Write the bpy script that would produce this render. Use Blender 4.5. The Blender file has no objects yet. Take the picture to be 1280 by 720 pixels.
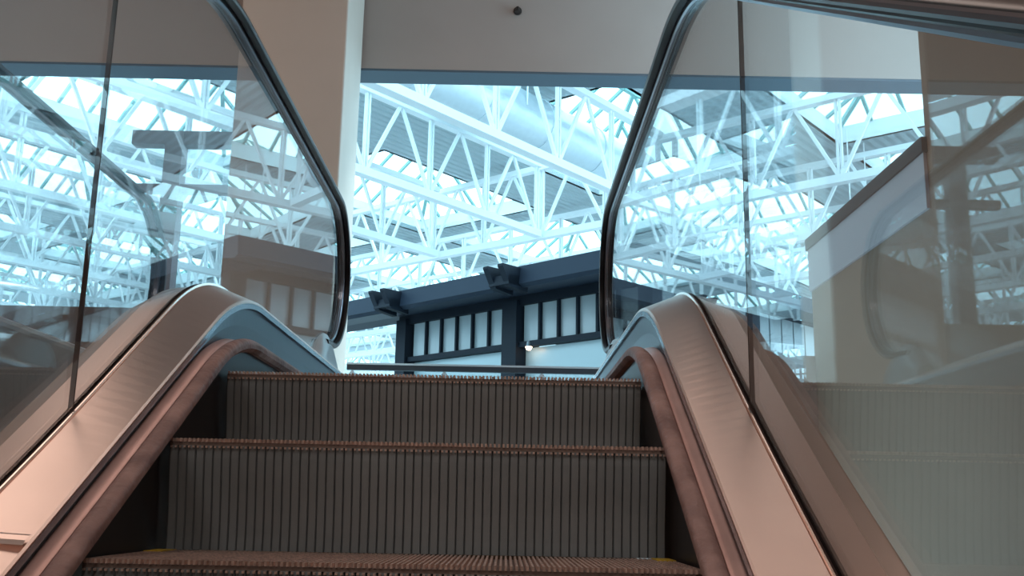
import bpy, bmesh, math, random
from mathutils import Vector, Matrix
random.seed(7)
scn = bpy.context.scene
COL = scn.collection
PI = math.pi
T30 = math.tan(math.radians(30))
CX = 0.187            # eye is right of the escalator's centre line
LAND = 0.42           # landing level above the eye
CEIL = 5.5            # hall ceiling
BH = 3.585            # underside of the bulkhead over the opening
YO = 7.94             # plane of the opening into the atrium

# ------------------------------------------------------------------ materials
def new_mat(name):
    m = bpy.data.materials.new(name); m.use_nodes = True
    nt = m.node_tree; nt.nodes.clear()
    out = nt.nodes.new('ShaderNodeOutputMaterial')
    return m, nt, out

def pbr(name, col, rough=.5, metal=0.0, var=0.0, vscale=8.0, bump=0.0, bscale=60.0, spec=.5, rvar=0.0, stretch=(1,1,1), col2=None):
    m, nt, out = new_mat(name)
    b = nt.nodes.new('ShaderNodeBsdfPrincipled')
    b.inputs['Base Color'].default_value = (*col, 1)
    b.inputs['Roughness'].default_value = rough
    b.inputs['Metallic'].default_value = metal
    b.inputs['Specular IOR Level'].default_value = spec
    nt.links.new(b.outputs[0], out.inputs[0])
    tc = nt.nodes.new('ShaderNodeTexCoord')
    mp = nt.nodes.new('ShaderNodeMapping'); mp.inputs['Scale'].default_value = stretch
    nt.links.new(tc.outputs['Object'], mp.inputs[0])
    if var or rvar or col2:
        n = nt.nodes.new('ShaderNodeTexNoise'); n.inputs['Scale'].default_value = vscale
        n.inputs['Detail'].default_value = 6
        nt.links.new(mp.outputs[0], n.inputs['Vector'])
        if var or col2:
            r = nt.nodes.new('ShaderNodeValToRGB')
            lo = col2 if col2 else tuple(max(0, c*(1-var)) for c in col)
            hi = tuple(min(1, c*(1+var)) for c in col)
            r.color_ramp.elements[0].position = .3; r.color_ramp.elements[1].position = .7
            r.color_ramp.elements[0].color = (*lo, 1); r.color_ramp.elements[1].color = (*hi, 1)
            nt.links.new(n.outputs[0], r.inputs[0]); nt.links.new(r.outputs[0], b.inputs['Base Color'])
        if rvar:
            mr = nt.nodes.new('ShaderNodeMapRange')
            mr.inputs['From Min'].default_value = .3; mr.inputs['From Max'].default_value = .7
            mr.inputs['To Min'].default_value = max(0.02, rough-rvar); mr.inputs['To Max'].default_value = rough+rvar
            nt.links.new(n.outputs[0], mr.inputs[0]); nt.links.new(mr.outputs[0], b.inputs['Roughness'])
    if bump:
        n2 = nt.nodes.new('ShaderNodeTexNoise'); n2.inputs['Scale'].default_value = bscale; n2.inputs['Detail'].default_value = 4
        nt.links.new(mp.outputs[0], n2.inputs['Vector'])
        bp = nt.nodes.new('ShaderNodeBump'); bp.inputs['Strength'].default_value = bump; bp.inputs['Distance'].default_value = .01
        nt.links.new(n2.outputs[0], bp.inputs['Height']); nt.links.new(bp.outputs[0], b.inputs['Normal'])
    return m

def glass_mat(name, tint, gloss_rough=0.0, f0=.04, haze=0.0):
    """clear sheet: transmission without bending plus a Fresnel (Schlick) reflection on each face"""
    m, nt, out = new_mat(name)
    tr = nt.nodes.new('ShaderNodeBsdfTransparent'); tr.inputs[0].default_value = (*tint, 1)
    gl = nt.nodes.new('ShaderNodeBsdfGlossy'); gl.inputs['Roughness'].default_value = gloss_rough
    geo = nt.nodes.new('ShaderNodeNewGeometry')
    dot = nt.nodes.new('ShaderNodeVectorMath'); dot.operation = 'DOT_PRODUCT'
    nt.links.new(geo.outputs['Incoming'], dot.inputs[0]); nt.links.new(geo.outputs['Normal'], dot.inputs[1])
    def mth(op, a, b=None):
        n = nt.nodes.new('ShaderNodeMath'); n.operation = op
        for i, v in enumerate((a, b)):
            if v is None: continue
            if isinstance(v, (int, float)): n.inputs[i].default_value = v
            else: nt.links.new(v, n.inputs[i])
        return n.outputs[0]
    a = mth('ABSOLUTE', dot.outputs['Value'])
    inv = mth('SUBTRACT', 1.0, a)
    p5 = mth('POWER', inv, 5.0)
    f = mth('ADD', mth('MULTIPLY', p5, 1-f0), f0)
    mx = nt.nodes.new('ShaderNodeMixShader')
    nt.links.new(f, mx.inputs[0]); nt.links.new(tr.outputs[0], mx.inputs[1]); nt.links.new(gl.outputs[0], mx.inputs[2])
    last = mx.outputs[0]
    if haze:
        df = nt.nodes.new('ShaderNodeBsdfDiffuse'); df.inputs[0].default_value = (.6, .6, .6, 1)
        m2 = nt.nodes.new('ShaderNodeMixShader'); m2.inputs[0].default_value = haze
        nt.links.new(last, m2.inputs[1]); nt.links.new(df.outputs[0], m2.inputs[2]); last = m2.outputs[0]
    nt.links.new(last, out.inputs[0])
    return m

def emit_mat(name, col, s):
    m, nt, out = new_mat(name)
    e = nt.nodes.new('ShaderNodeEmission'); e.inputs[0].default_value = (*col, 1); e.inputs[1].default_value = s
    nt.links.new(e.outputs[0], out.inputs[0]); return m

M = {}
M['deck'] = pbr('warm_tinted_brushed_steel', (.80, .62, .55), .32, 1.0, var=.035, vscale=5)  # warm hall light on the steel, put into its base colour
M['deck_outer'] = pbr('warm_tinted_satin_steel', (.60, .48, .435), .34, 1.0, var=.06, vscale=2.5)  # outer deck steel, its colour also tinted for the warm light
M['cladding'] = pbr('brown_painted_cladding', (.30, .23, .195), .6, 0, var=.06)
M['edge'] = pbr('polished_edge', (.92, .74, .66), .2, 1.0)
M['inner_panel'] = pbr('blue_grey_steel', (.085, .115, .15), .36, .6, var=.06, vscale=3)
M['molding'] = pbr('dark_molding', (.045, .06, .085), .25, .6)
M['molding_light'] = pbr('light_molding', (.45, .52, .58), .25, .9)
M['skirt'] = pbr('dark_skirt_steel', (.035, .03, .032), .4, .5, var=.2)
M['brush'] = pbr('worn_rose_brush', (.42, .26, .23), .6, .25, col2=(.22, .13, .12), vscale=11, bump=.8, bscale=30)
M['deflector'] = pbr('rose_deflector', (.60, .38, .34), .42, .65, var=.12, vscale=9)
M['gasket'] = pbr('dark_gasket', (.05, .025, .02), .5)
M['rubber'] = pbr('black_handrail_rubber', (.009, .009, .012), .36, 0, spec=.2)
M['rubber_edge'] = pbr('pale_rubber_edge', (.075, .06, .065), .35, 0, spec=.4)  # lip a little paler than the belt
M['guide'] = pbr('handrail_guide_steel', (.20, .20, .23), .3, .9)
M['boot'] = pbr('pale_boot_plastic', (.42, .50, .55), .35, .1)
M['riser'] = pbr('step_riser_grey', (.205, .225, .232), .55, .1, var=.07, vscale=3, stretch=(1, 1, 4))
M['groove'] = pbr('step_groove_dark', (.11, .116, .118), .7)
M['cleat'] = pbr('worn_cleat_metal', (.74, .54, .47), .34, .6, var=.4, vscale=60)
M['tread'] = pbr('step_tread_grey', (.20, .15, .13), .5, .3, var=.15, vscale=12)
M['yellow'] = pbr('yellow_demarcation', (.55, .36, .03), .5)
M['glass'] = glass_mat('balustrade_glass', (.928, .940, .942), 0.012, haze=.01)
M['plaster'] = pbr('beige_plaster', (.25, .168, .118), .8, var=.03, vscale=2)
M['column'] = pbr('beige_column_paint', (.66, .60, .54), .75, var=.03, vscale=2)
M['ceiling'] = pbr('hall_ceiling_paint', (.43, .355, .325), .85, var=.03, vscale=2)
M['header'] = pbr('blue_grey_header', (.09, .13, .17), .5)
M['lit_band'] = pbr('lavender_lit_band', (.40, .38, .41), .5)  # pale colour stands for reflected light on the parapet
M['dark_cap'] = pbr('dark_cap', (.02, .018, .022), .75)
M['steel_white'] = pbr('white_truss_paint', (.80, .83, .85), .45)
M['roofdeck'] = pbr('grey_roof_deck', (.40, .47, .50), .6, bump=0)
M['curb'] = pbr('white_curb', (.80, .84, .86), .6)
M['mullion'] = pbr('green_grey_mullion', (.25, .45, .44), .5)
M['sky_glass'] = glass_mat('skylight_glass', (.93, .99, .99), 0.0)
M['duct'] = pbr('galvanised_duct', (.62, .69, .74), .3, .5, var=.03)
M['kiosk'] = pbr('slate_blue_steel', (.018, .027, .045), .6, .0, spec=.25)
M['kiosk_dark'] = pbr('dark_blue_steel', (.006, .010, .018), .6, .0, spec=.2)
M['pane'] = pbr('frosted_pane', (.37, .40, .42), .3, 0, col2=(.29, .35, .37), vscale=1.2)
M['lower_pane'] = pbr('pale_lower_pane', (.36, .46, .49), .35, 0)
M['floor'] = pbr('pale_tile_floor', (.38, .39, .40), .4, var=.05, vscale=1)
M['hallfloor'] = pbr('hall_floor', (.35, .27, .23), .4, var=.05, vscale=1)
M['black'] = pbr('black_metal', (.02, .022, .028), .35, .3)
M['silver'] = pbr('silver_trim', (.45, .50, .54), .3, .8)
M['mauve'] = pbr('mauve_steel', (.20, .155, .16), .5, .1)
M['lamp'] = emit_mat('warm_lamp', (1, .72, .5), 14)
M['brass'] = pbr('dark_sprinkler', (.05, .045, .045), .4, .5)

# corrugation for the roof deck
def corrugate():
    m = M['roofdeck']; nt = m.node_tree
    b = [n for n in nt.nodes if n.type == 'BSDF_PRINCIPLED'][0]
    tc = nt.nodes.new('ShaderNodeTexCoord'); w = nt.nodes.new('ShaderNodeTexWave')
    w.bands_direction = 'Y'; w.inputs['Scale'].default_value = 1.1
    bp = nt.nodes.new('ShaderNodeBump'); bp.inputs['Strength'].default_value = 1; bp.inputs['Distance'].default_value = .08
    nt.links.new(tc.outputs['Object'], w.inputs['Vector']); nt.links.new(w.outputs[0], bp.inputs['Height'])
    nt.links.new(bp.outputs[0], b.inputs['Normal'])
corrugate()

# ------------------------------------------------------------------ helpers
class MB:
    def __init__(s): s.v = []; s.f = []
    def add(s, vs, fs):
        o = len(s.v); s.v += [tuple(v) for v in vs]; s.f += [tuple(i+o for i in f) for f in fs]; return s
    def box(s, x0, x1, y0, y1, z0, z1):
        vs = [(x, y, z) for z in (z0, z1) for y in (y0, y1) for x in (x0, x1)]
        return s.add(vs, [(0, 2, 3, 1), (4, 5, 7, 6), (0, 1, 5, 4), (1, 3, 7, 5), (3, 2, 6, 7), (2, 0, 4, 6)])
    def bar(s, a, b, w, h=None):
        """rectangular bar from a to b"""
        h = h or w; a = Vector(a); b = Vector(b); d = (b-a).normalized()
        up = Vector((0, 0, 1)) if abs(d.z) < .95 else Vector((1, 0, 0))
        x = d.cross(up).normalized(); y = x.cross(d)
        vs = [p + x*sx*w/2 + y*sy*h/2 for p in (a, b) for sx, sy in ((-1, -1), (1, -1), (1, 1), (-1, 1))]
        return s.add(vs, [(3, 2, 1, 0), (4, 5, 6, 7), (0, 1, 5, 4), (1, 2, 6, 5), (2, 3, 7, 6), (3, 0, 4, 7)])
    def tube(s, a, b, r, n=16, r2=None):
        r2 = r if r2 is None else r2
        a = Vector(a); b = Vector(b); d = (b-a).normalized()
        up = Vector((0, 0, 1)) if abs(d.z) < .95 else Vector((1, 0, 0))
        x = d.cross(up).normalized(); y = x.cross(d)
        vs = [p + (x*math.cos(2*PI*i/n) + y*math.sin(2*PI*i/n))*rr for p, rr in ((a, r), (b, r2)) for i in range(n)]
        fs = [(i, (i+1) % n, n+(i+1) % n, n+i) for i in range(n)]
        fs += [tuple(range(n-1, -1, -1)), tuple(range(n, 2*n))]
        return s.add(vs, fs)
    def sweep(s, rings, closed=True, caps=True):
        """rings: list of lists of points"""
        n = len(rings[0]); o = []
        vs = [p for r in rings for p in r]; fs = []
        for i in range(len(rings)-1):
            for j in range(n if closed else n-1):
                k = (j+1) % n
                fs.append((i*n+j, i*n+k, (i+1)*n+k, (i+1)*n+j))
        if caps and closed:
            fs.append(tuple(range(n-1, -1, -1))); fs.append(tuple(range((len(rings)-1)*n, len(rings)*n)))
        return s.add(vs, fs)
    def mesh(s, name, mat, smooth=False):
        me = bpy.data.meshes.new(name); me.from_pydata(s.v, [], s.f); me.materials.append(mat)
        bm = bmesh.new(); bm.from_mesh(me); bmesh.ops.recalc_face_normals(bm, faces=bm.faces[:]); bm.to_mesh(me); bm.free()
        if smooth:
            for p in me.polygons: p.use_smooth = True
            try: me.set_sharp_from_angle(angle=math.radians(38))
            except Exception: pass
        me.update(); return me
    def build(s, name, mat, parent=None, smooth=False, loc=None):
        o = bpy.data.objects.new(name, s.mesh(name, mat, smooth)); COL.objects.link(o)
        if parent: o.parent = parent
        if loc: o.location = loc
        return o

def tag(o, label=None, cat=None, group=None, kind=None):
    if label: o['label'] = label
    if cat: o['category'] = cat
    if group: o['group'] = group
    if kind: o['kind'] = kind
    return o
def empty(name, loc=(0, 0, 0), rz=0):
    o = bpy.data.objects.new(name, None); COL.objects.link(o); o.location = loc; o.rotation_euler = (0, 0, rz)
    o.empty_display_size = .1; return o
def struct(name, mb, mat, label=None):
    o = mb.build(name, mat); o['kind'] = 'structure'
    if label: o['label'] = label
    return o
def copy_tree(o, parent=None):
    c = o.copy(); COL.objects.link(c); c.parent = parent
    for ch in [x for x in bpy.data.objects if x.parent == o]: copy_tree(ch, c)
    return c
def inst(mesh, name, parent, loc, rot=(0, 0, 0)):
    o = bpy.data.objects.new(name, mesh); COL.objects.link(o); o.parent = parent; o.location = loc; o.rotation_euler = rot
    return o

def zfun(Z0, level, R):
    """height of an inclined line that rounds over into a level one"""
    yc = (level-Z0)/T30; T = R*math.tan(math.radians(15))
    y0 = yc-T*math.cos(math.radians(30)); y1 = yc+T
    def f(y):
        if y <= y0: return Z0+T30*y
        if y >= y1: return level
        return level-R+math.sqrt(max(0, R*R-(y1-y)**2))
    return f, y0, y1
def samples(y0, y1, a, b, n=22):
    ys = [y0, y0+(a-y0)*.5] + [a+(b-a)*i/n for i in range(n+1)] + [y1]
    return sorted(set(round(y, 5) for y in ys if y0 <= y <= y1))

# ------------------------------------------------------------------ escalator frame
YB, YE = -3.2, 5.38
fd, d0, d1 = zfun(-1.055, .605, 1.0)      # deck
fb, b0, b1 = zfun(-1.105, .44, .8)        # brush and skirt
fs, s0, s1 = zfun(-1.130, LAND, 1.5)      # step noses
YS = samples(YB, YE, 1.9, 3.3, 40)
SEAM = 2.262

def deck_tilt(y):
    t = min(1, max(0, (y-1.9)/1.1)); t = t*t*(3-2*t)
    return .006+.034*t

def strip(sx, prof, f, ys=YS, smooth=False):
    def tilt(x, y):
        if f is not fd or x < .586: return 0
        return deck_tilt(y)*min(1, (x-.584)/.116)
    mb = MB(); mb.sweep([[(sx*x, y, f(y)+dz+tilt(x, y)) for x, dz in prof] for y in ys]); return mb

def rail_path():
    """handrail centre path in the YZ plane with outward normals"""
    fh, h0, h1 = zfun(-.055, 1.53, 1.3)
    ys = [YB+.2, -1, 0, 1, 1.6, 2.0] + [h0+(h1-h0)*i/16 for i in range(17)] + [3.6, 4.2, 4.7]
    ys = sorted(set(y for y in ys))
    pts = []
    for y in ys:
        e = 1e-3; sl = (fh(y+e)-fh(y-e))/(2*e); n = Vector((-sl, 1)).normalized()
        pts.append((y, fh(y), n.x, n.y))
    rr = .375; cy = 4.99; cz = 1.53-rr
    for i in range(1, 29):
        a = PI/2-PI*i/28
        pts.append((cy+rr*math.cos(a), cz+rr*math.sin(a), math.cos(a), math.sin(a)))
    pts.append((4.90, cz-rr-.004, 0, -1)); pts.append((4.82, cz-rr-.012, 0, -1))
    return pts
RP = rail_path()

def rail_sweep(sx, prof, pts=RP, X=.715):
    mb = MB(); mb.sweep([[(sx*(X+a), y+ny*d, z+nz*d) for a, d in prof] for y, z, ny, nz in pts]); return mb

belt_prof = []
for i in range(13):
    a = PI*i/12
    belt_prof.append((.041*math.cos(a)*(1 if abs(math.cos(a)) < .99 else 1), .017*math.sin(a)**.6 if math.sin(a) > 1e-6 else 0))
belt_prof = [(x, d+.004) for x, d in belt_prof] + [(-.040, -.008), (-.030, -.012), (-.022, -.012), (-.022, -.004), (.022, -.004), (.022, -.012), (.030, -.012), (.040, -.008)]

def glass_panel(sx, y0, y1, last):
    fh = [(y, z, ny, nz) for y, z, ny, nz in RP]
    def top(yq):
        for a, b in zip(fh, fh[1:]):
            if a[0] <= yq <= b[0]: 
                t = (yq-a[0])/(b[0]-a[0]); return a[1]+(b[1]-a[1])*t-.03
    outline = [(y0, top(y0))]
    for y, z, ny, nz in fh:
        yy, zz = y-ny*.028, z-nz*.028
        if last:
            if yy > y0+.01: outline.append((yy, zz))
        elif y0+.01 < y < y1-.01: outline.append((y, top(y)))
    if last: outline = [p for p in outline if not (p[1] < 1.0 and p[0] < 4.95)]
    else: outline.append((y1, top(y1)))
    yend = outline[-1][0]
    if last: outline.append((4.93, fd(4.9)-.02)); yend = 4.92
    for y in reversed([q for q in YS if y0+.01 < q < yend-.005] + ([] if last else [y1])): outline.append((y, fd(y)-.02))
    outline.append((y0, fd(y0)-.02))
    n = len(outline); mb = MB()
    xs = (sx*.709, sx*.719)
    vs = [(x, y, z) for x in xs for y, z in outline]
    # triangulate
    from mathutils.geometry import tessellate_polygon
    tris = tessellate_polygon([[Vector((y, z, 0)) for y, z in outline]])
    f = [tuple(t) for t in tris] + [tuple(i+n for i in reversed(t)) for t in tris]
    f += [(i, (i+1) % n, n+(i+1) % n, n+i) for i in range(n)]
    mb.add(vs, f); return mb

def make_escalator():
    root = empty('escalator', (0, 0, 0))
    for sx in (-1, 1):
        strip(sx, [(.584, -.004), (.588, 0), (.698, .006), (.700, .002), (.700, -.02), (.584, -.018)], fd).build('inner_deck', M['deck'], root)
        strip(sx, [(.5835, -.008), (.5835, -.024), (.592, -.024), (.592, -.019), (.5845, -.0185)], fd).build('deck_molding', M['molding_light'], root)
        # tall blue-grey panel bridging deck and skirt
        mb = MB(); mb.sweep([[(sx*.593, y, fd(y)-.02), (sx*.589, y, (fd(y)*.55+fb(y)*.45)-.012), (sx*.593, y, fb(y)-.03), (sx*.600, y, fb(y)-.03), (sx*.600, y, fd(y)-.02)] for y in YS])
        mb.build('inner_panel', M['inner_panel'], root)
        strip(sx, [(.560, -.02), (.561, .002), (.568, .009), (.585, .012), (.591, .008), (.591, -.02)], fb).build('skirt_deflector', M['deflector'], root, True)
        pr = [(.540+.021*math.cos(PI*i/10), -.004+.017*math.sin(PI*i/10)) for i in range(11)] + [(.519, -.014), (.530, -.024), (.560, -.024)]
        ysb = samples(YB, YE-.1, 1.9, 3.3, 70)
        strip(sx, pr, fb, ysb).build('skirt_brush', M['brush'], root, True)
        strip(sx, [(.545, -.022), (.545, -.46), (.56, -.46), (.56, -.022)], fb).build('skirt_panel', M['skirt'], root)
        strip(sx, [(.6995, .006), (.7005, .012), (.704, .012), (.704, -.015), (.700, -.015)], fd).build('deck_bead', M['edge'], root)
        strip(sx, [(.704, -.02), (.704, .004), (.708, .012), (.709, -.02)], fd).build('glass_gasket', M['gasket'], root)
        strip(sx, [(.7192, -.02), (.7195, .010), (.728, .002), (.728, -.02)], fd).build('glass_gasket', M['gasket'], root)
        strip(sx, [(.728, -.02), (.728, .003), (.795, -.006), (.800, -.012), (.800, -.03)], fd).build('outer_deck', M['deck_outer'], root)
        # side cladding, deep enough to reach below
        mb = MB(); mb.sweep([[(sx*.800, y, fd(y)+deck_tilt(y)-.012), (sx*.858, y, fd(y)+deck_tilt(y)-.045), (sx*.862, y, fd(y)+deck_tilt(y)-.06), (sx*.862, y, fd(y)-.75), (sx*.80, y, fd(y)-.75)] for y in samples(YB, 5.36, 1.9, 3.3, 30)])
        mb.build('side_cladding', M['cladding'], root)
        # end cap of the deck under the newel
        mb = MB(); rings = []
        for i in range(9):
            a = PI/2*i/8
            y = YE+.12*math.sin(a); z = .605-.20*(1-math.cos(a))
            rings.append([(sx*.584, y, z), (sx*.70, y, z+.040*math.cos(a)), (sx*.80, y, z+.034*math.cos(a)), (sx*.80, YE-.02, LAND-.2), (sx*.584, YE-.02, LAND-.2)])
        mb.sweep(rings); mb.build('deck_end_cap', M['molding_light'], root, True)
        # handrail
        h = rail_sweep(sx, belt_prof).build('handrail', M['rubber'], root, True)
        for s2 in (-1, 1):
            rail_sweep(sx, [(s2*.0405, -.004), (s2*.0425, .001), (s2*.0425, .007), (s2*.0405, .011)]).build('handrail_lip', M['rubber_edge'], h)
        rail_sweep(sx, [(-.014, -.006), (-.014, -.020), (-.009, -.026), (.009, -.026), (.014, -.020), (.014, -.006)], RP[:-2]).build('handrail_guide', M['guide'], root)
        # boot where the handrail dives into the newel
        mb = MB(); rings = []
        for i in range(10):
            t = i/9; y = 4.66+.44*t; w = .066*(1-.2*t); top = .60+.245*(math.sin(PI*min(1, t*.62+.12)))*(1-.15*t)
            rings.append([(sx*(.715+w*math.cos(a)), y, .60+max(0, (top-.60))*max(0, math.sin(a))) for a in [PI*k/10 for k in range(11)]])
        mb.sweep(rings); mb.build('handrail_boot', M['boot'], root, True)
        seam = 2.18 if sx > 0 else 2.11
        mb = MB(); mb.box(*sorted((sx*.7085, sx*.7195)), seam-.0013, seam+.0013, fd(seam), fd(seam)+1.02); mb.build('glass_seam', M['gasket'], root)
        glass_panel(sx, YB+.4, seam-.002, False).build('glass_panel', M['glass'], root)
        glass_panel(sx, seam+.002, 5.3, True).build('glass_panel', M['glass'], root)
    # thin raised strip across the left deck
    mb = MB(); y = 1.70
    mb.sweep([[(-x, y+dy, fd(y+dy)+h+.004+deck_tilt(y)*(x-.584)/.116) for x in (.586, .697)] for dy, h in ((-.014, .0055), (-.006, .0085), (.006, .0085), (.014, .0055))], closed=False, caps=False)
    mb.build('deck_cross_strip', M['deck'], root)
    # comb plate and landing plate between the skirts
    mb = MB(); mb.box(-.544, .544, 3.42, YE, LAND-.10, LAND-.002); mb.build('landing_plate', M['silver'], root)
    mb = MB()
    for i in range(56):
        x = -.51+i*1.02/55; mb.box(x-.003, x+.003, 3.34, 3.42, LAND-.02, LAND+.004)
    mb.build('comb_teeth', M['silver'], root)
    return root

esc = make_escalator()
tag(esc, 'escalator in the foreground with copper-tinted steel decks, glass balustrades and black handrails', 'escalator', 'pair of escalators')
esc2 = copy_tree(esc); esc2.location = (-2.425, 0, 0)
esc2['label'] = 'neighbouring escalator beyond the left glass, only its dark handrail end showing clearly'

# ------------------------------------------------------------------ steps
def make_step(y, z, drop):
    """origin at the step's nose"""
    root = empty('escalator_step', (0, y, z-drop))
    HW = .530; N = 57; pitch = 2*HW/N
    # riser: alternating ribs and grooves along a gently curved profile
    prof = []
    for i in range(9):
        t = i/8; prof.append((.004+.030*math.sin(t*PI/2)**1.6 - (.0), -.014-(drop-.014)*t))
    xs = []
    for k in range(N):
        x0 = -HW+k*pitch
        xs += [(x0, 1), (x0+.0022, 0), (x0+pitch-.0022, 0), (x0+pitch-.0002, 1)]
    mb = MB()
    mb.sweep([[(x, yy+.007*g, zz) for x, g in xs] for yy, zz in prof], closed=False, caps=False)
    mb.add([(-HW, prof[0][0]+.001, prof[0][1]), (HW, prof[0][0]+.001, prof[0][1]), (HW, .39, prof[0][1]), (-HW, .39, prof[0][1])], [(0, 1, 2, 3)])
    r = mb.build('riser', M['riser'], root, loc=(0, 0, drop))
    mb = MB()
    for k in range(N):
        x0 = -HW+k*pitch
        mb.add([(x0-.0012+a, yy+.0062, zz) for yy, zz in prof for a in (0, .0024)], [(2*i, 2*i+1, 2*i+3, 2*i+2) for i in range(8)])
    mb.build('groove_lines', M['groove'], r)
    # body under the tread
    mb = MB(); mb.box(-HW, HW, .004, .388, -.0150, -.0075); t = mb.build('tread', M['tread'], root, loc=(0, 0, drop))
    # cleats
    mb = MB(); n2 = 114; p2 = 2*HW/n2
    for k in range(n2):
        x = -HW+(k+.5)*p2
        e = .0015*(k % 2)
        mb.box(x-.0021, x+.0021, e, .388, -.0076, 0)
    mb.build('tread_cleats', M['cleat'], t)
    mb = MB()
    for k in range(n2):
        x = -HW+(k+.5)*p2
        mb.box(x-.0022, x+.0022, -.001+.0012*(k % 2), .008, -.0200, -.0160)
    mb.build('nose_teeth', M['cleat'], t)
    for s in (-1, 1):
        mb = MB(); x0, x1 = sorted((s*.492, s*HW)); mb.box(x0, x1, .30, .388, -.004, .0012); mb.build('yellow_marking', M['yellow'], t)
    return root
noses = [(1.79, -.096), (2.19, .1345), (2.59, .331)]
drops = [.30, .232, .20]
lab = ['lowest visible escalator step, its ribbed nose along the bottom edge of the photo',
       'middle escalator step with the tallest ribbed dark grey riser',
       'uppermost visible escalator step, ribbed grey riser below the landing']
for (y, z), d, l in zip(noses, drops, lab):
    s = make_step(y, z, d); tag(s, l, 'escalator step', 'steps of the foreground escalator')

# ------------------------------------------------------------------ hall shell
WX = 2.61      # inner face of the right wall
LX = -5.2
YBK = -6.0
ZF = -3.1
struct('floor', MB().box(LX-.2, WX+.2, YBK-.2, 5.42, ZF-.2, ZF), M['hallfloor'])
# upper floor starts beyond the escalators
struct('floor_upper', MB().box(-75, .87, 5.50, YO+.3, LAND-.35, LAND).box(-75, 75, YO+.3, 78, LAND-.35, LAND), M['floor'])
struct('ceiling', MB().box(LX-.2, WX+.2, YBK-.2, YO, CEIL, CEIL+.3), M['ceiling'])
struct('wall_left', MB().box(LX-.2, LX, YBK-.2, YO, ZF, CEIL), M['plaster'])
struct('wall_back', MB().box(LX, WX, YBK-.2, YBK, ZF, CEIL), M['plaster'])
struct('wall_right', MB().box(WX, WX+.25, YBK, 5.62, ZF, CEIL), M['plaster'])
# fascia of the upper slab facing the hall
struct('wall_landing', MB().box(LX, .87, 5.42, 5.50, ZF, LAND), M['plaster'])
struct('wall_front', MB().box(LX-.2, WX+2.5, YO, YO+.24, BH, CEIL+.3).box(.87, WX+2.5, YO+.14, YO+.3, ZF, LAND), M['ceiling'])
struct('trim_1', MB().box(LX-.2, WX+2.5, YO+.004, YO+.26, BH-.02, BH+.004), M['header'])
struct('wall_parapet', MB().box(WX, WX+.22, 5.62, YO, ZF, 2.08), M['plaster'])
struct('parapet_lit_band', MB().box(WX-.02, WX+.001, 5.62, YO, 1.74, 2.08), M['lit_band'])  # thin board added where reflected light brightens the parapet face
struct('trim_3', MB().box(WX-.035, WX+.24, 5.60, YO+.01, 2.08, 2.17), M['dark_cap'])
# ceiling beyond the parapet so that the header carries on
struct('ceiling_side', MB().box(WX+.2, WX+2.5, 5.3, YO, CEIL, CEIL+.3), M['ceiling'])
struct('wall_low_right', MB().box(1.35, WX, YO-.02, YO+.12, ZF, 1.22), M['cladding'])
struct('wall_low_left', MB().box(LX, -1.92, YO-.02, YO+.12, LAND, 1.50), M['cladding'])

# column
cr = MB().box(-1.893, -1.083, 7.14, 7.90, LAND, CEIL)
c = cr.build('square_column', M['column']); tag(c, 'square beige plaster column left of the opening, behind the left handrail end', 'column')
bv = c.modifiers.new('bevel', 'BEVEL'); bv.width = .012; bv.segments = 2

# sprinkler
sp = empty('fire_sprinkler', (.212, YO, 4.13))
MB().tube((0, 0, 0), (0, -.012, 0), .036, 20).build('escutcheon', M['brass'], sp, True)
MB().tube((0, -.012, 0), (0, -.07, 0), .012, 12).build('pipe_nipple', M['brass'], sp, True)
MB().tube((0, -.06, .01), (0, -.06, -.03), .012, 14, .020).tube((0, -.06, -.03), (0, -.06, -.034), .026, 14).build('deflector', M['brass'], sp, True)
tag(sp, 'small dark fire sprinkler on the beige bulkhead above the opening', 'sprinkler')

# ------------------------------------------------------------------ guard rail
gr = empty('guard_rail', (0, 11.0, LAND))
H = 1.487-LAND
MB().box(-1.56, 2.6, -.03, .03, H-.045, H+.012).build('top_rail', M['black'], gr)
MB().box(-1.56, 2.6, -.036, .02, H+.012, H+.032).build('rail_trim', M['silver'], gr)
for x in (-1.5, -.50, .56, 1.62, 2.5):
    MB().box(x-.012, x+.012, -.012, .012, 0, H-.045).build('baluster', M['silver'], gr)
    MB().tube((x, -.02, H-.085), (x, .03, H-.085), .03, 14).build('bracket', M['silver'], gr, True)
for a, b in ((-1.48, -.52), (-.48, .54), (.58, 1.60), (1.64, 2.48)):
    MB().box(a, b, -.005, .005, .08, H-.08).build('glass_infill', M['glass'], gr)
tag(gr, 'black topped guard rail crossing the opening just above the top step', 'railing')

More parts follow.
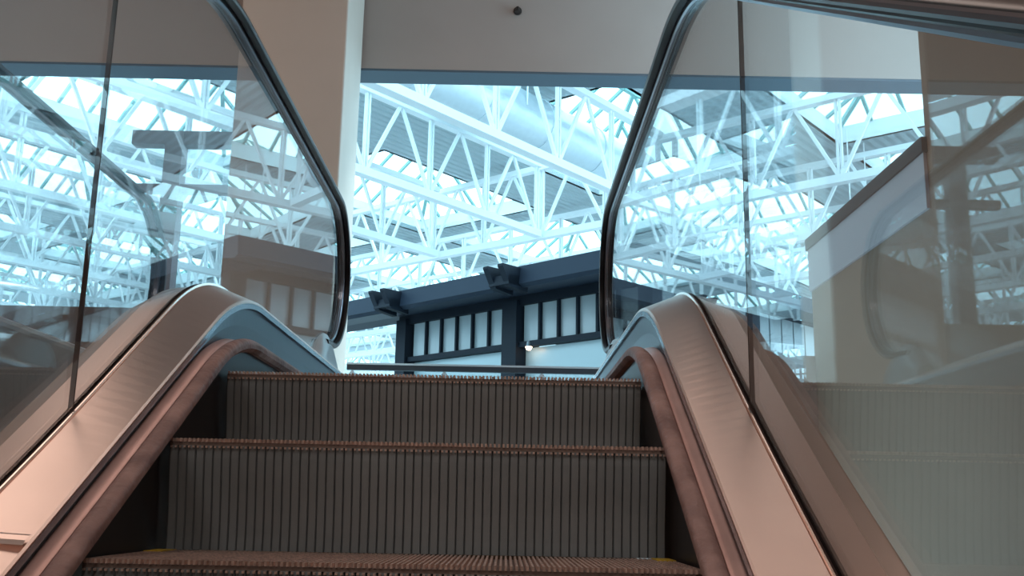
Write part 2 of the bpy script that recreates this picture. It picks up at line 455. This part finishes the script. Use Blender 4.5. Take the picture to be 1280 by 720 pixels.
# ------------------------------------------------------------------ kiosk
KA = math.radians(-44.3)
kr = empty('kiosk_pavilion', (CX+.02, 15.0, LAND), KA)   # local x runs right and nearer, local y away
def K(z): return z-LAND
bay = 2.52
x_l, x_r = -bay-.12, bay+.12
MB().box(x_l, x_r, .20, .24, 0, K(2.34)).build('lower_glazing', M['lower_pane'], kr)
MB().box(x_l, x_r, .04, .16, K(2.34), K(2.42)).build('transom_rail', M['kiosk_dark'], kr)
MB().box(x_l, x_r, .04, .30, K(2.98), K(3.2)).build('header_beam', M['kiosk_dark'], kr)
MB().box(x_l, x_l+.25, .2, 5.0, 0, K(3.0)).build('end_wall', M['kiosk'], kr)
for i in range(-1, 2):
    w = .15 if i == 0 else .12
    MB().box(i*bay-w, i*bay+w, -.02, .2, 0, K(3.05)).build('post', M['kiosk_dark'], kr)
for b in range(-1, 1):
    for k in range(6):
        a0 = b*bay+.17+(bay-.34)*k/6; a1 = b*bay+.17+(bay-.34)*(k+1)/6
        MB().box(a0+.012, a1-.012, .12, .15, K(2.42), K(2.98)).build('transom_window', M['pane'], kr)
    for k in range(1, 6):
        a0 = b*bay+.17+(bay-.34)*k/6
        MB().box(a0-.017, a0+.017, .06, .16, K(2.42), K(2.98)).build('window_mullion', M['kiosk_dark'], kr)
# projecting eave: sloped slab
mb = MB()
prof = [(-.95, K(3.25)), (-.98, K(3.0)), (-.90, K(2.96)), (.0, K(3.12)), (.5, K(3.14)), (.5, K(3.26))]
mb.sweep([[(x, y, z) for y, z in prof] for x in (x_l-2.6, x_r+.45)]); mb.box(x_r-.2, x_r+.45, -.5, 8.0, K(3.02), K(3.25)); mb.build('eave', M['kiosk'], kr)
MB().box(x_r-.06, x_r, .3, 7.8, 0, K(2.34)).build('lower_glazing', M['lower_pane'], kr)
MB().box(x_r-.1, x_r+.04, .3, 7.8, K(2.34), K(2.42)).build('transom_rail', M['kiosk_dark'], kr)
MB().box(x_r-.2, x_r+.04, .3, 7.8, K(2.98), K(3.14)).build('header_beam', M['kiosk_dark'], kr)
MB().box(x_l+.25, x_r-.2, .3, 7.9, K(3.10), K(3.24)).build('roof_slab', M['kiosk'], kr)
for j in range(1, 4):
    MB().box(x_r-.2, x_r+.05, j*2.5-.12, j*2.5+.12, 0, K(3.0)).build('post', M['kiosk_dark'], kr)
for j in range(3):
    for k in range(6):
        a0 = j*2.5+.15+2.2*k/6
        MB().box(x_r-.06, x_r-.02, a0+.02, a0+.35, K(2.42), K(2.98)).build('transom_window', M['pane'], kr)
for i in (-1, 0, 1):
    for dx in (-.14, .14):
        mb = MB(); pr = [(-1.30, K(3.23)), (-1.30, K(3.20)), (-1.14, K(2.94)), (-.8, K(2.90)), (-.8, K(3.23))]
        mb.sweep([[(x, y, z) for y, z in pr] for x in (i*bay-1.60+dx-.05, i*bay-1.60+dx+.05)]); mb.build('beam_end', M['kiosk_dark'], kr)
    MB().box(i*bay-1.60-.19, i*bay-1.60+.19, -1.18, -.8, K(2.97), K(3.10)).build('beam_block', M['kiosk_dark'], kr)
tag(kr, 'slate blue pavilion with flat eave and a row of small transom windows', 'kiosk')
wl = empty('wall_lamp', (CX+.02+.30*math.cos(KA)-.10*math.sin(-KA)*-1, 15.0+.30*math.sin(KA), 2.36))
MB().tube((0, 0, -.03), (0, 0, .05), .05, 14, .03).build('lamp_body', M['silver'], wl, True)
bm = MB(); bm.tube((0, 0, -.075), (0, 0, -.03), .03, 12, .05); bm.build('bulb', M['lamp'], wl, True)
tag(wl, 'small warm glowing lamp on the pavilion post under its windows', 'lamp')

# steel post with cross arms, left
tp = empty('cross_arm_post', (CX-3.3, 9.5, LAND))
MB().box(-.085, .085, -.085, .085, 0, 3.55-LAND).build('post', M['mauve'], tp)
MB().box(-.42, .80, -.07, .07, 3.42-LAND, 3.56-LAND).build('cross_arm', M['mauve'], tp)
MB().box(-.42, .80, -.05, .05, 2.94-LAND, 3.02-LAND).build('cross_arm', M['mauve'], tp)
MB().box(-.16, .16, -.16, .16, 0, .04).build('base_plate', M['mauve'], tp)
tag(tp, 'dark mauve steel post with two cross arms seen through the left glass', 'post')

# ------------------------------------------------------------------ atrium roof
AU = math.radians(39.4)
U = Vector((math.sin(AU), math.cos(AU))); V = Vector((-math.cos(AU), math.sin(AU)))
RZ = math.atan2(U.y, U.x)
def W(p, t): v = V*p+U*t; return (CX+v.x, v.y)
def az_r(p, t): v = V*p+U*t; return math.degrees(math.atan2(v.x, v.y)), v.length
ZB, ZT, ZR = 8.0, 10.15, 10.5
PAN = 2.3; DEP = ZT-ZB
m_vert = MB().box(-.075, -.022, -.04, .04, 0, DEP).box(.022, .075, -.04, .04, 0, DEP).mesh('vertical_member', M['steel_white'])
m_d1 = MB().bar((0, 0, 0), (PAN/2, 0, DEP), .075, .085).mesh('diagonal_member', M['steel_white'])
m_d2 = MB().bar((0, 0, 0), (-PAN/2, 0, DEP), .075, .085).mesh('diagonal_member', M['steel_white'])
def truss(p, t0, along_u, n, detail, label, group):
    x, y = W(p, t0)
    r = empty('roof_truss', (x, y, ZB), RZ if along_u else RZ+PI/2)
    L = n*PAN
    MB().box(-.1, L+.1, -.13, .13, -.10, .10).build('bottom_chord', M['steel_white'], r)
    MB().box(-.1, L+.1, -.12, .12, DEP-.08, DEP+.08).build('top_chord', M['steel_white'], r)
    if detail:
        for i in range(n+1):
            inst(m_vert, 'vertical_member', r, (i*PAN, 0, 0))
            if i < n: inst(m_d1, 'diagonal_member', r, (i*PAN, 0, 0))
            if i > 0: inst(m_d2, 'diagonal_member', r, (i*PAN, 0, 0))
    else:
        mb = MB()
        for i in range(n+1):
            mb.box(i*PAN-.05, i*PAN+.05, -.04, .04, 0, DEP)
            if i < n: mb.bar((i*PAN, 0, 0), (i*PAN+PAN/2, 0, DEP), .08)
            if i > 0: mb.bar((i*PAN, 0, 0), (i*PAN-PAN/2, 0, DEP), .08)
        mb.build('web_bracing', M['steel_white'], r)
    tag(r, label, 'roof truss', group)
ordn = ['nearest', 'second', 'third', 'fourth', 'fifth', 'sixth', 'seventh', 'eighth', 'ninth', 'tenth', 'eleventh', 'twelfth']
TEND = 23.0
for k in range(10):
    p = 13.7+4.2*k
    t0 = max(0, math.floor(.28*p/PAN)*PAN); n = int(round((TEND-t0)/PAN))
    if n < 2: continue
    truss(p, TEND-n*PAN, True, n, k < 6, 'white steel roof truss falling to the right, %s of that set from the column' % ordn[k], 'trusses running right and away')
for k in range(8):
    t = TEND+.35+4.6*k
    p0 = 2.3+.08*t
    n = int((58-p0)/PAN) if k < 3 else int((60-p0)/PAN)
    n = min(n, 20 if k < 3 else 24)
    truss(p0, t, False, n, k < 3, 'white steel roof truss rising to the right, %s of that set from the escalator' % ordn[k], 'trusses running left and away')

# roof deck with skylight openings; grid in (t,p)
P0, DP, OW = 7.5, 8.4, 5.6
T0, DT, OL = 5.4, 9.2, 7.4
PL = [P0+DP*j for j in range(7)]; TL = [T0+DT*i for i in range(7)]
mb = MB()
edges_p = [P0-DP/2-2] + sum([[q-OW/2, q+OW/2] for q in PL], []) + [PL[-1]+DP/2+1]
for a, b in zip(edges_p[0::2], edges_p[1::2]): mb.box(-3, 64, a, b, 0, .16)
for q in PL:
    e = [-3] + sum([[t-OL/2, t+OL/2] for t in TL], []) + [64]
    for a, b in zip(e[0::2], e[1::2]): mb.box(a, b, q-OW/2, q+OW/2, 0, .16)
rd = mb.build('ceiling_atrium', M['roofdeck']); rd['kind'] = 'structure'
rd.location = (CX, 0, ZR); rd.rotation_euler = (0, 0, RZ)

def skylight(p, t):
    x, y = W(p, t); r = empty('roof_skylight', (x, y, ZR), RZ)
    a, b, c, h, cu = OL/2, OW/2, OL/2-OW/2*.8, 1.7, .5
    w = .1
    MB().box(-a-w, a+w, -b-w, -b, 0, cu).box(-a-w, a+w, b, b+w, 0, cu).box(-a-w, -a, -b, b, 0, cu).box(a, a+w, -b, b, 0, cu).build('curb', M['curb'], r)
    base = [(-a, -b, cu), (a, -b, cu), (a, b, cu), (-a, b, cu)]; rg = [(-c, 0, cu+h), (c, 0, cu+h)]
    g = MB().add(base+rg+[(x_, y_, z_+.02) for x_, y_, z_ in base+rg], [(0, 1, 5, 4), (2, 3, 4, 5), (1, 2, 5), (3, 0, 4), (6, 10, 11, 7), (8, 11, 10, 9), (7, 11, 8), (9, 10, 6),
        (0, 6, 7, 1), (1, 7, 8, 2), (2, 8, 9, 3), (3, 9, 6, 0)])
    me = bpy.data.meshes.new('glazing'); me.from_pydata(g.v, [], g.f); me.materials.append(M['sky_glass'])
    o = bpy.data.objects.new('glazing', me); COL.objects.link(o); o.parent = r
    mb = MB(); mb.bar(rg[0], rg[1], .14)
    for cn, e in ((0, 0), (3, 0), (1, 1), (2, 1)): mb.bar(base[cn], rg[e], .12)
    n = 8
    for i in range(1, n):
        xx = -a+2*a*i/n
        k = 1.0 if abs(xx) <= c else (a-abs(xx))/(a-c)
        for s in (-1, 1): mb.bar((xx, s*b, cu), (xx, s*b*(1-k), cu+h*k), .09)
    for i in range(1, 6):
        yy = -b+2*b*i/6; k = (1-abs(yy)/b)
        for s in (-1, 1): mb.bar((s*a, yy, cu), (s*(a-(a-c)*k), yy, cu+h*k), .09)
    mb.build('glazing_bars', M['mullion'], r)
    return r
cands = []
for i, t in enumerate(TL):
    for j, q in enumerate(PL):
        a, r_ = az_r(q, t)
        if abs(a) < 37 and r_ > 11: cands.append((i, j, q, t))
for i, j, q, t in cands:
    s = skylight(q, t)
    tag(s, 'hipped glass skylight, %s row back from the escalator, %s along to the right' % (ordn[j], ordn[i]), 'skylight', 'skylights in the atrium roof')

# ducts
def duct(p, t0, t1, z, rad, along_u, label):
    x, y = W(p, t0) if along_u else W(t0, p)
    r = empty('air_duct', (x, y, z), RZ if along_u else RZ+PI/2); L = t1-t0
    mb = MB(); mb.tube((0, 0, 0), (L, 0, 0), rad, 40); mb.build('duct_pipe', M['duct'], r, True)
    k = 2.3
    while k < L:
        MB().tube((k-.035, 0, 0), (k+.035, 0, 0), rad+.025, 40).build('duct_flange', M['duct'], r, True); k += 2.3
    MB().tube((L, 0, 0), (L+.5, 0, 0), rad*.8, 32, rad*.5).build('duct_end', M['duct'], r, True)
    k = 1.15
    while k < L:
        for sy in (-1, 1): MB().tube((k, sy*(rad+.03), 0), (k, sy*(rad+.03), ZR-z), .018, 8).build('hanger_rod', M['steel_white'], r)
        k += 4.6
    tag(r, label, 'air duct')
duct(15.0, 3.0, 24.0, 9.5, .68, True, 'large round silver air duct behind the nearest truss')
duct(27.2, 4.0, 16.0, 4.9, .62, False, 'round silver air duct low at the right, below the trusses')

# far curtain walls
def curtain(name, x0, y0, L, rz):
    mb = MB()
    for i in range(int(L/2.2)+1): mb.box(i*2.2-.06, i*2.2+.06, -.08, .08, LAND, ZR)
    for z in (2.0, 3.6, 5.2, 6.8, 8.4, 10.0): mb.box(0, L, -.07, .07, z-.06, z+.06)
    mb.box(0, L, -.1, .1, LAND, 2.0); mb.box(0, L, -.1, .1, 3.9, 4.7)
    o = mb.build(name, M['curb']); o['kind'] = 'structure'; o.location = (x0, y0, 0); o.rotation_euler = (0, 0, rz)
x, y = W(62.5, 0); curtain('window_1', x, y, 63, RZ)
x, y = W(0, 63.5); curtain('window_2', x, y, 62, RZ+PI/2)

# ------------------------------------------------------------------ light
w = bpy.data.worlds.new('World'); scn.world = w; w.use_nodes = True
nt = w.node_tree; nt.nodes.clear()
bg = nt.nodes.new('ShaderNodeBackground'); wo = nt.nodes.new('ShaderNodeOutputWorld')
bg.inputs[0].default_value = (.50, .83, 1.0, 1); bg.inputs[1].default_value = 4.6
nt.links.new(bg.outputs[0], wo.inputs[0])
def sun(rot, s, col, ang):
    l = bpy.data.lights.new('sun', 'SUN'); l.energy = s; l.color = col; l.angle = ang
    o = bpy.data.objects.new('sun', l); COL.objects.link(o); o.rotation_euler = rot
sun((math.radians(38), math.radians(12), math.radians(150)), 5.0, (1, .98, .95), math.radians(1.5))
def area(loc, rot, sx, sy, power, col):
    l = bpy.data.lights.new('hall_light', 'AREA'); l.shape = 'RECTANGLE'; l.size = sx; l.size_y = sy; l.energy = power; l.color = col
    o = bpy.data.objects.new('hall_light', l); COL.objects.link(o); o.location = loc; o.rotation_euler = rot
WARM = (1, .77, .66)
area((-3.6, 4.6, CEIL-.03), (0, 0, 0), 2.2, 2.2, 40, WARM)
area((1.5, 4.3, CEIL-.03), (0, 0, 0), 1.8, 2.2, 32, WARM)
area((-3.2, -1.5, CEIL-.03), (0, 0, 0), 1.6, 1.6, 150, (1, .90, .84))  # unseen light added to brighten the risers and the left side
area((1.0, -2.5, CEIL-.03), (0, 0, 0), 1.6, 1.6, 92, (1, .92, .87))  # unseen light added behind the eye to brighten the risers

# ------------------------------------------------------------------ camera
cam = bpy.data.cameras.new('camera'); co = bpy.data.objects.new('camera', cam); COL.objects.link(co)
cam.sensor_width = 36; cam.lens = 1270/1280*36; cam.clip_start = .02; cam.clip_end = 300
R = Matrix.Rotation(math.radians(-.16), 4, 'Z') @ Matrix.Rotation(math.radians(90+12.25), 4, 'X') @ Matrix.Rotation(math.radians(1.09), 4, 'Z')
co.matrix_world = Matrix.Translation((CX, 0, 0)) @ R
scn.camera = co
scn.view_settings.view_transform = 'Standard'; scn.view_settings.look = 'None'
scn.view_settings.exposure = 0; scn.view_settings.gamma = 1
scn.view_settings.use_curve_mapping = False
scn.cycles.transparent_max_bounces = 24
scn.cycles.max_bounces = 10
scn.cycles.glossy_bounces = 6
scn.cycles.use_denoising = True
